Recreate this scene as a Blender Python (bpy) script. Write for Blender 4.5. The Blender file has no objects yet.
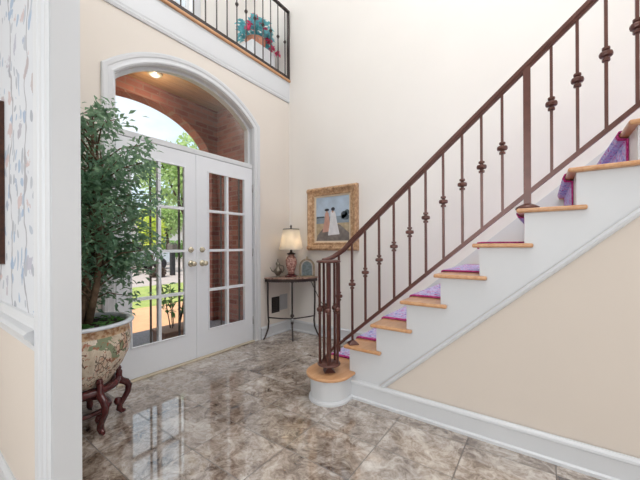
import bpy, bmesh, math, random
from mathutils import Vector, Matrix
random.seed(7)
PI = math.pi
S = bpy.context.scene
COL = S.collection

# ------------------------------------------------------------------ camera
cam_d = bpy.data.cameras.new('camera')
cam = bpy.data.objects.new('camera', cam_d)
COL.objects.link(cam)
cam_d.sensor_width = 36.0
cam_d.lens = 310.0 / 640.0 * 36.0
cam_d.shift_y = 6.0 / 640.0
cam_d.clip_start = 0.05
cam_d.clip_end = 300
YAW = math.atan(223.0 / 310.0)
cam.matrix_world = (Matrix.Translation((2.776, -3.153, 1.12)) @ Matrix.Rotation(YAW, 4, 'Z')
                    @ Matrix.Rotation(PI / 2, 4, 'X') @ Matrix.Rotation(math.radians(-0.3), 4, 'Z'))
S.camera = cam

# ------------------------------------------------------------------ view, sky, sun, area lights
S.view_settings.view_transform = 'Standard'
S.view_settings.look = 'None'
S.view_settings.gamma = 1.0
S.view_settings.use_curve_mapping = False
S.view_settings.exposure = 0.14

W = bpy.data.worlds.new('sky')
S.world = W
W.use_nodes = True
wn = W.node_tree.nodes
wl = W.node_tree.links
bg = wn['Background']
tc = wn.new('ShaderNodeTexCoord')
mp = wn.new('ShaderNodeMapping')
mp.inputs['Scale'].default_value = (1.0, 1.0, 2.2)
wl.new(tc.outputs['Generated'], mp.inputs['Vector'])
nz = wn.new('ShaderNodeTexNoise')
nz.inputs['Scale'].default_value = 2.6
nz.inputs['Detail'].default_value = 7
nz.inputs['Roughness'].default_value = 0.55
wl.new(mp.outputs['Vector'], nz.inputs['Vector'])
cr = wn.new('ShaderNodeValToRGB')
cr.color_ramp.elements[0].position = 0.44
cr.color_ramp.elements[0].color = (0.54, 0.68, 0.80, 1)
cr.color_ramp.elements[1].position = 0.64
cr.color_ramp.elements[1].color = (0.72, 0.735, 0.75, 1)
wl.new(nz.outputs['Fac'], cr.inputs['Fac'])
wl.new(cr.outputs['Color'], bg.inputs['Color'])
bg.inputs['Strength'].default_value = 1.42

def light(name, kind, loc, target, energy, color=(1, 1, 1), size=1.0, size_y=None):
    d = bpy.data.lights.new(name, kind)
    d.energy = energy
    d.color = color
    if kind == 'AREA':
        d.shape = 'RECTANGLE'
        d.size = size
        d.size_y = size_y or size
    o = bpy.data.objects.new(name, d)
    COL.objects.link(o)
    o.location = loc
    o.rotation_euler = (Vector(target) - Vector(loc)).to_track_quat('-Z', 'Y').to_euler()
    return o

sun = light('sun', 'SUN', (2, -20, 26), (0, 0, 0), 4.6, (1.0, 0.94, 0.85))
sun.data.angle = 0.01
# unseen area lights added as fill for the hall, then daylight at the ledge window
light('upper_daylight_fill', 'AREA', (2.2, -2.60, 4.2), (1.8, 0.0, 2.6), 17, (0.93, 0.97, 1.0), 3.4, 1.8)  # added fill from high up; stands for upstairs daylight, no window behind it
light('hall_end_fill', 'AREA', (5.85, -1.95, 1.5), (0.0, -1.3, 1.1), 22, (0.94, 0.97, 1.0), 1.2, 2.0)  # added at the unseen hall end to lift the doors and corner
light('hall_overhead_fill', 'AREA', (3.0, -1.4, 5.45), (2.3, -1.4, 0), 68, (0.93, 0.965, 1.0), 2.4, 1.8)  # overhead fill added for the whole hall, with no fitting
light('room_behind_fill', 'AREA', (2.3, -5.7, 1.7), (2.0, -1.2, 1.0), 64, (0.92, 0.965, 1.0), 2.6, 1.8)  # soft fill added behind the camera; the wall there has no window
light('ledge_window_daylight', 'AREA', (-0.62, -1.45, 4.75), (0.6, -0.9, 4.2), 10, (0.95, 0.98, 1.0), 0.9, 0.9)

# ------------------------------------------------------------------ colour and material helpers
def lin(c):
    def f(v):
        v = v / 255.0
        return v / 12.92 if v <= 0.04045 else ((v + 0.055) / 1.055) ** 2.4
    return (f(c[0]), f(c[1]), f(c[2]), 1.0)

class NT:
    def __init__(self, name):
        self.m = bpy.data.materials.new(name)
        self.m.use_nodes = True
        self.t = self.m.node_tree
        self.b = self.t.nodes['Principled BSDF']
    def n(self, typ, **kw):
        nd = self.t.nodes.new(typ)
        for k, v in kw.items():
            setattr(nd, k, v)
        return nd
    def l(self, a, b):
        self.t.links.new(a, b)
    def math(self, op, a, b=None, c=None, clamp=False):
        nd = self.n('ShaderNodeMath', operation=op)
        nd.use_clamp = clamp
        for i, v in enumerate((a, b, c)):
            if v is None:
                continue
            if isinstance(v, (int, float)):
                nd.inputs[i].default_value = v
            else:
                self.l(v, nd.inputs[i])
        return nd.outputs[0]
    def mix(self, fac, a, b, mode='MIX'):
        nd = self.n('ShaderNodeMix', data_type='RGBA', blend_type=mode)
        for i, v in ((0, fac), (6, a), (7, b)):
            if isinstance(v, (int, float)):
                nd.inputs[i].default_value = v
            elif isinstance(v, tuple):
                nd.inputs[i].default_value = v
            else:
                self.l(v, nd.inputs[i])
        return nd.outputs[2]
    def ramp(self, fac, stops):
        nd = self.n('ShaderNodeValToRGB')
        el = nd.color_ramp.elements
        while len(el) < len(stops):
            el.new(0.5)
        for e, (p, c) in zip(el, stops):
            e.position = p
            e.color = c
        self.l(fac, nd.inputs[0])
        return nd.outputs[0]
    def obj(self):
        return self.n('ShaderNodeTexCoord').outputs['Object']
    def noise(self, vec, scale, detail=4, rough=0.5, dist=0.0):
        nd = self.n('ShaderNodeTexNoise')
        nd.inputs['Scale'].default_value = scale
        nd.inputs['Detail'].default_value = detail
        nd.inputs['Roughness'].default_value = rough
        nd.inputs['Distortion'].default_value = dist
        if vec is not None:
            self.l(vec, nd.inputs['Vector'])
        return nd.outputs['Fac'], nd.outputs['Color']
    def mapping(self, vec, scale=(1, 1, 1), rot=(0, 0, 0), loc=(0, 0, 0)):
        nd = self.n('ShaderNodeMapping')
        nd.inputs['Scale'].default_value = scale
        nd.inputs['Rotation'].default_value = rot
        nd.inputs['Location'].default_value = loc
        self.l(vec, nd.inputs['Vector'])
        return nd.outputs[0]
    def xyz(self, vec):
        nd = self.n('ShaderNodeSeparateXYZ')
        self.l(vec, nd.inputs[0])
        return nd.outputs
    def comb(self, x, y, z):
        nd = self.n('ShaderNodeCombineXYZ')
        for i, v in enumerate((x, y, z)):
            if isinstance(v, (int, float)):
                nd.inputs[i].default_value = v
            else:
                self.l(v, nd.inputs[i])
        return nd.outputs[0]
    def bump(self, h, strength=0.2, dist=0.01):
        nd = self.n('ShaderNodeBump')
        nd.inputs['Strength'].default_value = strength
        nd.inputs['Distance'].default_value = dist
        self.l(h, nd.inputs['Height'])
        self.l(nd.outputs[0], self.b.inputs['Normal'])
    def base(self, col):
        if isinstance(col, tuple):
            self.b.inputs['Base Color'].default_value = col
        else:
            self.l(col, self.b.inputs['Base Color'])
    def rough(self, r, metal=0.0, spec=0.5):
        self.b.inputs['Roughness'].default_value = r
        self.b.inputs['Metallic'].default_value = metal
        self.b.inputs['Specular IOR Level'].default_value = spec

def mat_plain(name, c, rough=0.5, metal=0.0, var=0.06, scale=8.0, bump=0.0, spec=0.5):
    k = NT(name)
    v = k.obj()
    f, _ = k.noise(v, scale, 4)
    a = lin(c)
    lo = tuple(x * (1 - var) for x in a[:3]) + (1,)
    hi = tuple(min(1, x * (1 + var)) for x in a[:3]) + (1,)
    k.base(k.ramp(f, [(0.3, lo), (0.7, hi)]))
    k.rough(rough, metal, spec)
    if bump:
        f2, _ = k.noise(v, scale * 12, 3)
        k.bump(f2, bump, 0.004)
    return k.m

def mat_wood(name, c1, c2, scale=(1.2, 14, 14), rough=0.35):
    k = NT(name)
    v = k.mapping(k.obj(), scale)
    f, _ = k.noise(v, 3.0, 6, 0.6, 0.6)
    k.base(k.ramp(f, [(0.3, lin(c1)), (0.7, lin(c2))]))
    k.rough(rough)
    return k.m

M = {}
M['paint'] = mat_plain('cream_wall_paint', (243, 239, 234), 0.7, var=0.012, scale=2, spec=0.25)
M['paint_front'] = mat_plain('warm_beige_wall_paint', (229, 221, 212), 0.7, var=0.012, scale=2, spec=0.25)
M['paint_low'] = mat_plain('beige_wall_paint', (223, 212, 201), 0.7, var=0.012, scale=2, spec=0.25)
M['ceiling'] = mat_plain('white_ceiling_paint', (242, 240, 236), 0.8, var=0.01, spec=0.2)
M['white'] = mat_plain('white_gloss_trim_paint', (217, 219, 222), 0.35, var=0.01, scale=2)
M['door_white'] = mat_plain('white_door_paint', (234, 237, 242), 0.35, var=0.01, scale=2)
M['oak'] = mat_wood('oak_tread_wood', (196, 140, 96), (214, 168, 126), (14, 1.5, 14), 0.3)
M['iron'] = mat_plain('bronze_brown_iron', (98, 62, 54), 0.32, 0.2, 0.15, 20)
M['iron_dark'] = mat_plain('dark_bronze_iron', (60, 50, 48), 0.4, 0.2, 0.15, 20)
M['brass'] = mat_plain('polished_brass', (214, 204, 180), 0.25, 0.6, 0.05)
M['dark_bar'] = mat_plain('dark_bronze_aluminium', (92, 84, 78), 0.4, 0.1)
M['redwood'] = mat_wood('dark_rosewood', (58, 20, 24), (92, 36, 36), (9, 9, 3), 0.25)
M['soil'] = mat_plain('dark_soil', (52, 42, 36), 0.9, var=0.4, scale=40, bump=0.6)
M['bark'] = mat_plain('brown_grey_bark', (112, 92, 74), 0.85, var=0.35, scale=25, bump=0.6)
M['bark_dark'] = mat_plain('dark_tree_bark', (84, 70, 58), 0.9, var=0.3, scale=8, bump=0.5)
M['black'] = mat_plain('matt_black', (32, 30, 30), 0.5)
M['steel'] = mat_plain('brushed_steel', (170, 170, 172), 0.35, 0.7)
M['threshold'] = mat_plain('pale_brass_threshold', (214, 200, 178), 0.4, 0.1)

def mat_leaf(name, stops, rough=0.45, scale=5.0, trans=0.35):
    k = NT(name)
    f, _ = k.noise(k.obj(), scale, 5, 0.7)
    k.base(k.ramp(f, [(p, lin(c)) for p, c in stops]))
    k.rough(rough, 0, 0.4)
    out = k.t.nodes['Material Output']
    tr = k.n('ShaderNodeBsdfTranslucent')
    tr.inputs['Color'].default_value = lin(tuple(min(255, int(v * 1.25)) for v in stops[-1][1]))
    ms = k.n('ShaderNodeMixShader')
    ms.inputs[0].default_value = trans
    k.l(k.b.outputs[0], ms.inputs[1])
    k.l(tr.outputs[0], ms.inputs[2])
    k.l(ms.outputs[0], out.inputs['Surface'])
    return k.m

M['ficus'] = mat_leaf('ficus_leaf_green', [(0.3, (42, 74, 68)), (0.52, (78, 114, 94)), (0.72, (150, 180, 148))], 0.24, 16)
M['tree_dark'] = mat_leaf('tree_leaf_green', [(0.3, (70, 104, 60)), (0.7, (136, 168, 100))], 0.6, 2)
M['tree_pale'] = mat_leaf('tree_leaf_pale', [(0.3, (116, 146, 96)), (0.7, (182, 200, 140))], 0.6, 2)
M['bush_yellow'] = mat_leaf('bush_yellow_green', [(0.3, (150, 180, 62)), (0.7, (214, 226, 110))], 0.6, 2)
M['plant_green'] = mat_leaf('plant_mid_green', [(0.3, (44, 92, 52)), (0.7, (104, 152, 84))], 0.5, 6)
M['teal_leaf'] = mat_leaf('blue_green_leaf', [(0.3, (50, 124, 130)), (0.7, (130, 196, 206))], 0.5, 8)
M['petal'] = mat_leaf('crimson_petal', [(0.3, (190, 30, 70)), (0.7, (232, 96, 136))], 0.5, 20)

def mat_glass():
    k = NT('clear_pane_glass')
    out = k.t.nodes['Material Output']
    k.t.nodes.remove(k.b)
    tr = k.n('ShaderNodeBsdfTransparent')
    gl = k.n('ShaderNodeBsdfGlossy')
    gl.inputs['Roughness'].default_value = 0.02
    fr = k.n('ShaderNodeFresnel')
    fr.inputs['IOR'].default_value = 1.45
    f = k.math('MULTIPLY', fr.outputs[0], 0.3)
    ms = k.n('ShaderNodeMixShader')
    k.l(f, ms.inputs[0])
    k.l(tr.outputs[0], ms.inputs[1])
    k.l(gl.outputs[0], ms.inputs[2])
    k.l(ms.outputs[0], out.inputs['Surface'])
    return k.m
M['glass'] = mat_glass()

def mat_marble():
    k = NT('brown_marble_tile')
    v = k.obj()
    x, y, z = k.xyz(v)
    TX, TY = 0.406, 0.305
    u = k.math('DIVIDE', k.math('SUBTRACT', x, 1.2), TX)
    w = k.math('DIVIDE', k.math('ADD', y, 2.178), TY)
    fu, fw_ = k.math('FLOOR', u), k.math('FLOOR', w)
    wn_ = k.n('ShaderNodeTexWhiteNoise', noise_dimensions='2D')
    k.l(k.comb(fu, fw_, 0), wn_.inputs['Vector'])
    off = k.n('ShaderNodeVectorMath', operation='MULTIPLY_ADD')
    k.l(wn_.outputs['Color'], off.inputs[0])
    off.inputs[1].default_value = (7, 7, 7)
    k.l(v, off.inputs[2])
    p = off.outputs[0]
    n1, c1 = k.noise(p, 2.8, 10, 0.68, 0.9)
    n2, _ = k.noise(p, 14, 8, 0.74, 1.2)
    mixn = k.math('ADD', k.math('MULTIPLY', n1, 0.5), k.math('MULTIPLY', n2, 0.5))
    col = k.ramp(mixn, [(0.38, lin((78, 63, 54))), (0.455, lin((136, 120, 107))), (0.53, lin((178, 165, 154))), (0.63, lin((222, 215, 207)))])
    vn, _ = k.noise(p, 4.0, 5, 0.6, 0.7)
    vein = k.math('SUBTRACT', 1.0, k.math('MULTIPLY', k.math('ABSOLUTE', k.math('SUBTRACT', vn, 0.5)), 34.0), clamp=True)
    vein = k.math('MULTIPLY', vein, 0.32)
    col = k.mix(vein, col, lin((226, 216, 204)))
    tone = k.math('MULTIPLY_ADD', wn_.outputs['Value'], 0.22, 0.86)
    col = k.mix(1.0, col, k.comb(tone, tone, tone), 'MULTIPLY')
    def edge(t, size):
        fr = k.math('FRACT', t)
        d = k.math('MINIMUM', fr, k.math('SUBTRACT', 1.0, fr))
        return k.math('LESS_THAN', k.math('MULTIPLY', d, size), 0.0026)
    g = k.math('MAXIMUM', edge(u, TX), edge(w, TY))
    col = k.mix(g, col, lin((74, 62, 54)))
    k.base(col)
    rn = k.math('MULTIPLY_ADD', n2, 0.04, 0.03)
    k.l(k.math('MAXIMUM', rn, k.math('MULTIPLY', g, 0.6)), k.b.inputs['Roughness'])
    k.b.inputs['IOR'].default_value = 2.5
    return k.m
M['marble'] = mat_marble()

def mat_brick():
    k = NT('red_brown_brick')
    x, y, z = k.xyz(k.obj())
    vec = k.comb(k.math('ADD', x, y), z, 0)
    br = k.n('ShaderNodeTexBrick')
    br.inputs['Scale'].default_value = 1.0
    br.inputs['Brick Width'].default_value = 0.215
    br.inputs['Row Height'].default_value = 0.076
    br.inputs['Mortar Size'].default_value = 0.008
    br.inputs['Color1'].default_value = lin((184, 124, 108))
    br.inputs['Color2'].default_value = lin((134, 80, 70))
    br.inputs['Mortar'].default_value = lin((160, 134, 122))
    k.l(vec, br.inputs['Vector'])
    n, _ = k.noise(vec, 7, 5)
    col = k.mix(k.math('MULTIPLY', n, 0.5), br.outputs['Color'], lin((112, 70, 62)))
    k.base(col)
    k.rough(0.85, 0, 0.2)
    k.bump(br.outputs['Fac'], -0.3, 0.01)
    return k.m
M['brick'] = mat_brick()

def mat_wallpaper():
    k = NT('floral_wallpaper')
    x, y, z = k.xyz(k.obj())
    p = k.comb(x, z, 0)
    n, nc = k.noise(p, 3.2, 3, 0.5)
    wv = k.n('ShaderNodeVectorMath', operation='MULTIPLY_ADD')
    k.l(nc, wv.inputs[0])
    wv.inputs[1].default_value = (0.30, 0.24, 0)
    k.l(p, wv.inputs[2])
    q = wv.outputs[0]
    qx, qy, _ = k.xyz(q)
    st = k.math('ABSOLUTE', k.math('SINE', k.math('MULTIPLY', qx, 12.0)))
    vine = k.math('LESS_THAN', st, 0.10)
    vo = k.n('ShaderNodeTexVoronoi', feature='F1')
    vo.inputs['Scale'].default_value = 1.0
    k.l(k.mapping(q, (17, 11, 1), (0, 0, 0.7)), vo.inputs['Vector'])
    leaf = k.math('LESS_THAN', vo.outputs['Distance'], 0.30)
    v2 = k.n('ShaderNodeTexVoronoi', feature='F1')
    v2.inputs['Scale'].default_value = 9.0
    k.l(q, v2.inputs['Vector'])
    pn, _ = k.noise(p, 40, 2)
    flower = k.math('LESS_THAN', k.math('ADD', v2.outputs['Distance'], k.math('MULTIPLY', pn, 0.5)), 0.52)
    lc = k.ramp(k.xyz(vo.outputs['Color'])[0], [(0.0, lin((150, 154, 164))), (0.45, lin((180, 184, 192))), (0.8, lin((150, 172, 198)))])
    fc = k.ramp(k.xyz(v2.outputs['Color'])[0], [(0.2, lin((202, 180, 178))), (0.5, lin((150, 176, 204))), (0.8, lin((186, 172, 172)))])
    basec = k.mix(n, lin((222, 223, 225)), lin((212, 215, 221)))
    c = k.mix(k.math('MULTIPLY', leaf, 0.75), basec, lc)
    c = k.mix(k.math('MULTIPLY', vine, 0.7), c, lin((150, 146, 152)))
    c = k.mix(k.math('MULTIPLY', flower, 0.8), c, fc)
    k.base(c)
    k.rough(0.7, 0, 0.2)
    return k.m
M['wallpaper'] = mat_wallpaper()

def mat_runner():
    k = NT('purple_floral_carpet')
    x, y, z = k.xyz(k.obj())
    n, _ = k.noise(k.obj(), 26, 4, 0.6, 1.0)
    n2, _ = k.noise(k.obj(), 70, 2)
    c = k.ramp(n, [(0.32, lin((112, 108, 178))), (0.42, lin((166, 162, 210))), (0.52, lin((208, 206, 228))), (0.58, lin((204, 140, 196))), (0.68, lin((168, 58, 130)))])
    e = k.math('MINIMUM', k.math('ABSOLUTE', k.math('ADD', y, 0.97)), k.math('ABSOLUTE', k.math('ADD', y, 0.2)))
    border = k.math('LESS_THAN', k.math('ADD', e, k.math('MULTIPLY', n2, 0.012)), 0.036)
    c = k.mix(border, c, k.ramp(n2, [(0.4, lin((166, 44, 110))), (0.7, lin((212, 96, 156)))]))
    k.base(c)
    k.rough(0.95, 0, 0.1)
    k.bump(n2, 0.6, 0.01)
    return k.m
M['runner'] = mat_runner()

def mat_porcelain():
    k = NT('painted_porcelain')
    v = k.obj()
    x, y, z = k.xyz(v)
    n1, _ = k.noise(v, 9, 5, 0.6, 0.6)
    n2, _ = k.noise(k.mapping(v, (26, 26, 40)), 1.0, 3, 0.6, 0.3)
    n3, _ = k.noise(v, 5.5, 3, 0.5, 0.8)
    c = k.ramp(n1, [(0.35, lin((186, 170, 148))), (0.5, lin((218, 206, 188))), (0.66, lin((196, 160, 136)))])
    c = k.mix(k.math('MULTIPLY', k.math('GREATER_THAN', n3, 0.585), 0.75), c, lin((92, 122, 84)))
    red = k.math('MULTIPLY', k.math('GREATER_THAN', n2, 0.60), 0.75)
    c = k.mix(red, c, lin((168, 92, 66)))
    ang = k.math('MULTIPLY', k.math('ARCTAN2', k.math('ADD', y, 2.446), k.math('SUBTRACT', x, 0.427)), 0.28)
    _, nc = k.noise(v, 14, 3)
    wv = k.n('ShaderNodeVectorMath', operation='MULTIPLY_ADD')
    k.l(nc, wv.inputs[0])
    wv.inputs[1].default_value = (0.03, 0.03, 0)
    k.l(k.comb(ang, z, 0), wv.inputs[2])
    vo = k.n('ShaderNodeTexVoronoi', feature='DISTANCE_TO_EDGE')
    vo.inputs['Scale'].default_value = 1.0
    k.l(k.mapping(wv.outputs[0], (44, 26, 1)), vo.inputs['Vector'])
    line = k.math('MULTIPLY', k.math('LESS_THAN', vo.outputs['Distance'], 0.07), k.math('GREATER_THAN', n1, 0.50))
    c = k.mix(k.math('MULTIPLY', line, 0.8), c, lin((74, 56, 50)))
    band = k.math('GREATER_THAN', z, 0.585)
    nb, _ = k.noise(v, 40, 2)
    c = k.mix(band, c, k.ramp(nb, [(0.4, lin((160, 118, 84))), (0.6, lin((206, 178, 146)))]))
    k.base(c)
    k.rough(0.18)
    return k.m
M['porcelain'] = mat_porcelain()
M['rim_glaze'] = mat_plain('pale_blue_rim_glaze', (216, 221, 230), 0.15, var=0.06, scale=20)

# ------------------------------------------------------------------ mesh helpers
class MB:
    def __init__(self):
        self.bm = bmesh.new()
    def faces(self, vs, fs, mi=0, smooth=False):
        bv = [self.bm.verts.new(v) for v in vs]
        for f in fs:
            try:
                fc = self.bm.faces.new([bv[i] for i in f])
                fc.material_index = mi
                fc.smooth = smooth
            except ValueError:
                pass
        return bv
    def box(self, x0, x1, y0, y1, z0, z1, mi=0):
        v = [(x0, y0, z0), (x1, y0, z0), (x1, y1, z0), (x0, y1, z0), (x0, y0, z1), (x1, y0, z1), (x1, y1, z1), (x0, y1, z1)]
        self.faces(v, [(0, 3, 2, 1), (4, 5, 6, 7), (0, 1, 5, 4), (1, 2, 6, 5), (2, 3, 7, 6), (3, 0, 4, 7)], mi)
        return self
    def bar(self, a, b, w, h, up=(0, 0, 1), mi=0):
        """rectangular bar from a to b, w across, h along `up`"""
        a, b = Vector(a), Vector(b)
        d = (b - a).normalized()
        s = d.cross(Vector(up)).normalized()
        u = s.cross(d).normalized()
        v = []
        for p in (a, b):
            for i, j in ((-1, -1), (1, -1), (1, 1), (-1, 1)):
                v.append(p + s * (i * w / 2) + u * (j * h / 2))
        self.faces(v, [(0, 1, 2, 3), (7, 6, 5, 4), (0, 4, 5, 1), (1, 5, 6, 2), (2, 6, 7, 3), (3, 7, 4, 0)], mi)
        return self
    def tube(self, pts, rad, n=10, mi=0, caps=True):
        pts = [Vector(p) for p in pts]
        if not isinstance(rad, (list, tuple)):
            rad = [rad] * len(pts)
        rings = []
        up = None
        for i, p in enumerate(pts):
            t = (pts[min(i + 1, len(pts) - 1)] - pts[max(i - 1, 0)]).normalized()
            if up is None:
                up = t.orthogonal().normalized()
            else:
                up = (up - t * up.dot(t)).normalized()
            s = t.cross(up)
            rings.append([self.bm.verts.new(p + (up * math.cos(2 * PI * k / n) + s * math.sin(2 * PI * k / n)) * rad[i]) for k in range(n)])
        for a, b in zip(rings, rings[1:]):
            for k in range(n):
                f = self.bm.faces.new((a[k], a[(k + 1) % n], b[(k + 1) % n], b[k]))
                f.smooth = True
                f.material_index = mi
        if caps:
            for r in (rings[0], rings[-1]):
                f = self.bm.faces.new(r)
                f.material_index = mi
        return self
    def lathe(self, prof, c=(0, 0, 0), n=24, mi=0, smooth=True, axis=None):
        """profile of (r, z), turned about the z axis through c"""
        c = Vector(c)
        rot = Matrix.Identity(3) if axis is None else Vector((0, 0, 1)).rotation_difference(Vector(axis)).to_matrix()
        rings = []
        for r, z in prof:
            if r < 1e-6:
                rings.append([self.bm.verts.new(c + rot @ Vector((0, 0, z)))])
            else:
                rings.append([self.bm.verts.new(c + rot @ Vector((r * math.cos(2 * PI * k / n), r * math.sin(2 * PI * k / n), z))) for k in range(n)])
        for a, b in zip(rings, rings[1:]):
            if len(a) == 1 and len(b) == 1:
                continue
            for k in range(n):
                if len(a) == 1:
                    vs = (a[0], b[(k + 1) % n], b[k])
                elif len(b) == 1:
                    vs = (a[k], a[(k + 1) % n], b[0])
                else:
                    vs = (a[k], a[(k + 1) % n], b[(k + 1) % n], b[k])
                f = self.bm.faces.new(vs)
                f.smooth = smooth
                f.material_index = mi
        return self
    def prism(self, poly, f3, d0, d1, mi=0):
        """polygon (a,b) extruded between depths d0 and d1; f3(a,b,d) -> 3D"""
        n = len(poly)
        A = [self.bm.verts.new(f3(a, b, d0)) for a, b in poly]
        B = [self.bm.verts.new(f3(a, b, d1)) for a, b in poly]
        self.bm.faces.new(A).material_index = mi
        self.bm.faces.new(list(reversed(B))).material_index = mi
        for i in range(n):
            j = (i + 1) % n
            self.bm.faces.new((A[i], B[i], B[j], A[j])).material_index = mi
        return self
    def sweep(self, path, prof, f3, closed=False, mi=0):
        """profile (offset, depth) mitred along a planar path (a,b); f3(a,b,d) -> 3D"""
        n = len(path)
        rings = []
        for i in range(n):
            p = Vector(path[i])
            if closed or 0 < i < n - 1:
                a = Vector(path[(i - 1) % n]); b = Vector(path[(i + 1) % n])
                t0 = (p - a).normalized(); t1 = (b - p).normalized()
            elif i == 0:
                t0 = t1 = (Vector(path[1]) - p).normalized()
            else:
                t0 = t1 = (p - Vector(path[i - 1])).normalized()
            n0 = Vector((-t0.y, t0.x)); n1 = Vector((-t1.y, t1.x))
            m = (n0 + n1).normalized()
            m = m / max(0.3, m.dot(n0))
            rings.append([self.bm.verts.new(f3(p.x + m.x * o, p.y + m.y * o, d)) for o, d in prof])
        k = len(prof)
        rng = range(n) if closed else range(n - 1)
        for i in rng:
            a, b = rings[i], rings[(i + 1) % n]
            for j in range(k):
                q = (j + 1) % k
                self.bm.faces.new((a[j], a[q], b[q], b[j])).material_index = mi
        if not closed:
            self.bm.faces.new(list(reversed(rings[0]))).material_index = mi
            self.bm.faces.new(rings[-1]).material_index = mi
        return self
    def leaf(self, p, d, nrm, L, w, mi=0, fold=0.25):
        p, d, nrm = Vector(p), Vector(d).normalized(), Vector(nrm)
        s = d.cross(nrm)
        if s.length < 1e-3:
            s = d.orthogonal()
        s.normalize()
        u = s.cross(d)
        mid = p + d * L * 0.45
        vs = [p, mid + s * w / 2 + u * w * fold, p + d * L - u * L * 0.12, mid - s * w / 2 + u * w * fold, mid]
        self.faces(vs, [(0, 1, 4), (1, 2, 4), (2, 3, 4), (3, 0, 4)], mi)
    def build(self, name, mats, parent=None, bevel=0.0, segs=2, recalc=True):
        if recalc:
            bmesh.ops.recalc_face_normals(self.bm, faces=self.bm.faces[:])
        me = bpy.data.meshes.new(name)
        self.bm.to_mesh(me)
        self.bm.free()
        if not isinstance(mats, (list, tuple)):
            mats = [mats]
        for m in mats:
            me.materials.append(m)
        o = bpy.data.objects.new(name, me)
        COL.objects.link(o)
        if parent is not None:
            o.parent = parent
            o.matrix_parent_inverse = Matrix.Identity(4)
            if parent.parent is not None:
                base = parent.matrix_basis
            pm = Matrix.Translation(world_loc(parent))
            o.matrix_basis = pm.inverted()
        if bevel:
            bv = o.modifiers.new('bevel', 'BEVEL')
            bv.width = bevel
            bv.segments = segs
            bv.limit_method = 'ANGLE'
            bv.angle_limit = math.radians(50)
        return o

def world_loc(o):
    v = Vector(o.location)
    p = o.parent
    while p is not None:
        v += Vector(p.location)
        p = p.parent
    return v

def tag(o, label, cat, group=None):
    o['label'] = label
    o['category'] = cat
    if group:
        o['group'] = group
    return o

def thing(name, loc, label, cat, group=None):
    o = bpy.data.objects.new(name, None)
    COL.objects.link(o)
    o.location = loc
    o.empty_display_size = 0.1
    return tag(o, label, cat, group)

def struct(o, label=None, cat=None):
    o['kind'] = 'structure'
    if label:
        o['label'] = label
    if cat:
        o['category'] = cat
    return o

XZ = lambda yf: (lambda a, b, d: (a, yf - d, b))     # plane facing -Y, depth towards -Y
YZ = lambda xf: (lambda a, b, d: (xf + d, a, b))     # plane facing +X
XY = lambda z0: (lambda a, b, d: (a, b, z0 + d))

# ------------------------------------------------------------------ room shell
HI = 5.6
PF, PB = -2.842, -2.770          # the partition beside the camera: room face, hall face
OPX = 1.489                     # its end, the jamb of the cased opening

struct(MB().box(-0.02, 6.0, -6.2, 0.1, -0.12, 0.0).build('floor', M['marble']))
struct(MB().box(-0.75, 6.1, 0.0, 0.12, 0.0, HI).build('wall_back', M['paint']))
struct(MB().box(6.0, 6.12, -6.2, 0.12, 0.0, HI).build('wall_right', M['paint']))
struct(MB().box(-0.14, 6.12, -6.32, -6.2, 0.0, 2.75).build('wall_near', M['paint']))

# front wall with the arched opening
YL, YR, ZS = -2.103, -0.634, 2.515
YC, AZ, AR = (YL + YR) / 2, 1.765, 1.05
def arch_z(y, r=AR):
    return AZ + math.sqrt(max(0.0, r * r - (y - YC) ** 2))
ARC = [(YL + (YR - YL) * i / 32.0, arch_z(YL + (YR - YL) * i / 32.0)) for i in range(33)]
w = MB()
w.box(-0.14, 0.0, -6.2, YL, 0.0, 3.30)
w.box(-0.14, 0.0, YR, 0.0, 0.0, 3.30)
for (a0, b0), (a1, b1) in zip(ARC, ARC[1:]):
    w.prism([(a0, b0), (a1, b1), (a1, 3.30), (a0, 3.30)], YZ(0.0), 0.0, -0.14)
struct(w.build('wall_front', M['paint_front']))

# plant ledge over the porch: slab, rear wall with a window opening
struct(MB().box(-0.90, 0.0, PB, 0.0, 3.31, 3.37).build('floor_ledge', M['ceiling']))
WY0, WY1, WZ0, WZ1 = -1.95, -0.95, 4.03, 5.25
w = MB()
w.box(-0.87, -0.75, PB, WY0, 3.37, HI)
w.box(-0.87, -0.75, WY1, 0.0, 3.37, HI)
w.box(-0.87, -0.75, WY0, WY1, 3.37, WZ0)
w.box(-0.87, -0.75, WY0, WY1, WZ1, HI)
struct(w.build('wall_ledge', M['paint']))
struct(MB().box(-0.87, 6.12, PB - 0.1, 0.12, HI, HI + 0.1).build('ceiling', M['ceiling']))
struct(MB().box(-0.14, 6.12, -6.32, PB, 2.75, 2.87).build('ceiling_low', M['ceiling']))
struct(MB().box(-0.87, 6.12, PF, PB, 2.87, HI).build('wall_upper', M['paint']))

# partition beside the camera: hall side, papered room side, and the header over the opening
w = MB()
w.box(0.0, OPX - 0.012, PF + 0.004, PB, 0.0, 2.75)
w.box(OPX - 0.012, 4.9, PF + 0.004, PB, 2.45, 2.75)
w.box(4.9, 6.0, PF + 0.004, PB, 0.0, 2.75)
struct(w.build('wall_left', M['paint_low']))
struct(MB().box(0.0, 1.36, PF, PF + 0.004, 0.84, 2.75).build('wall_papered', M['wallpaper']))
struct(MB().box(0.0, 1.36, PF, PF + 0.004, 0.0, 0.84).build('wall_dado', M['paint_low']))

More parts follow.
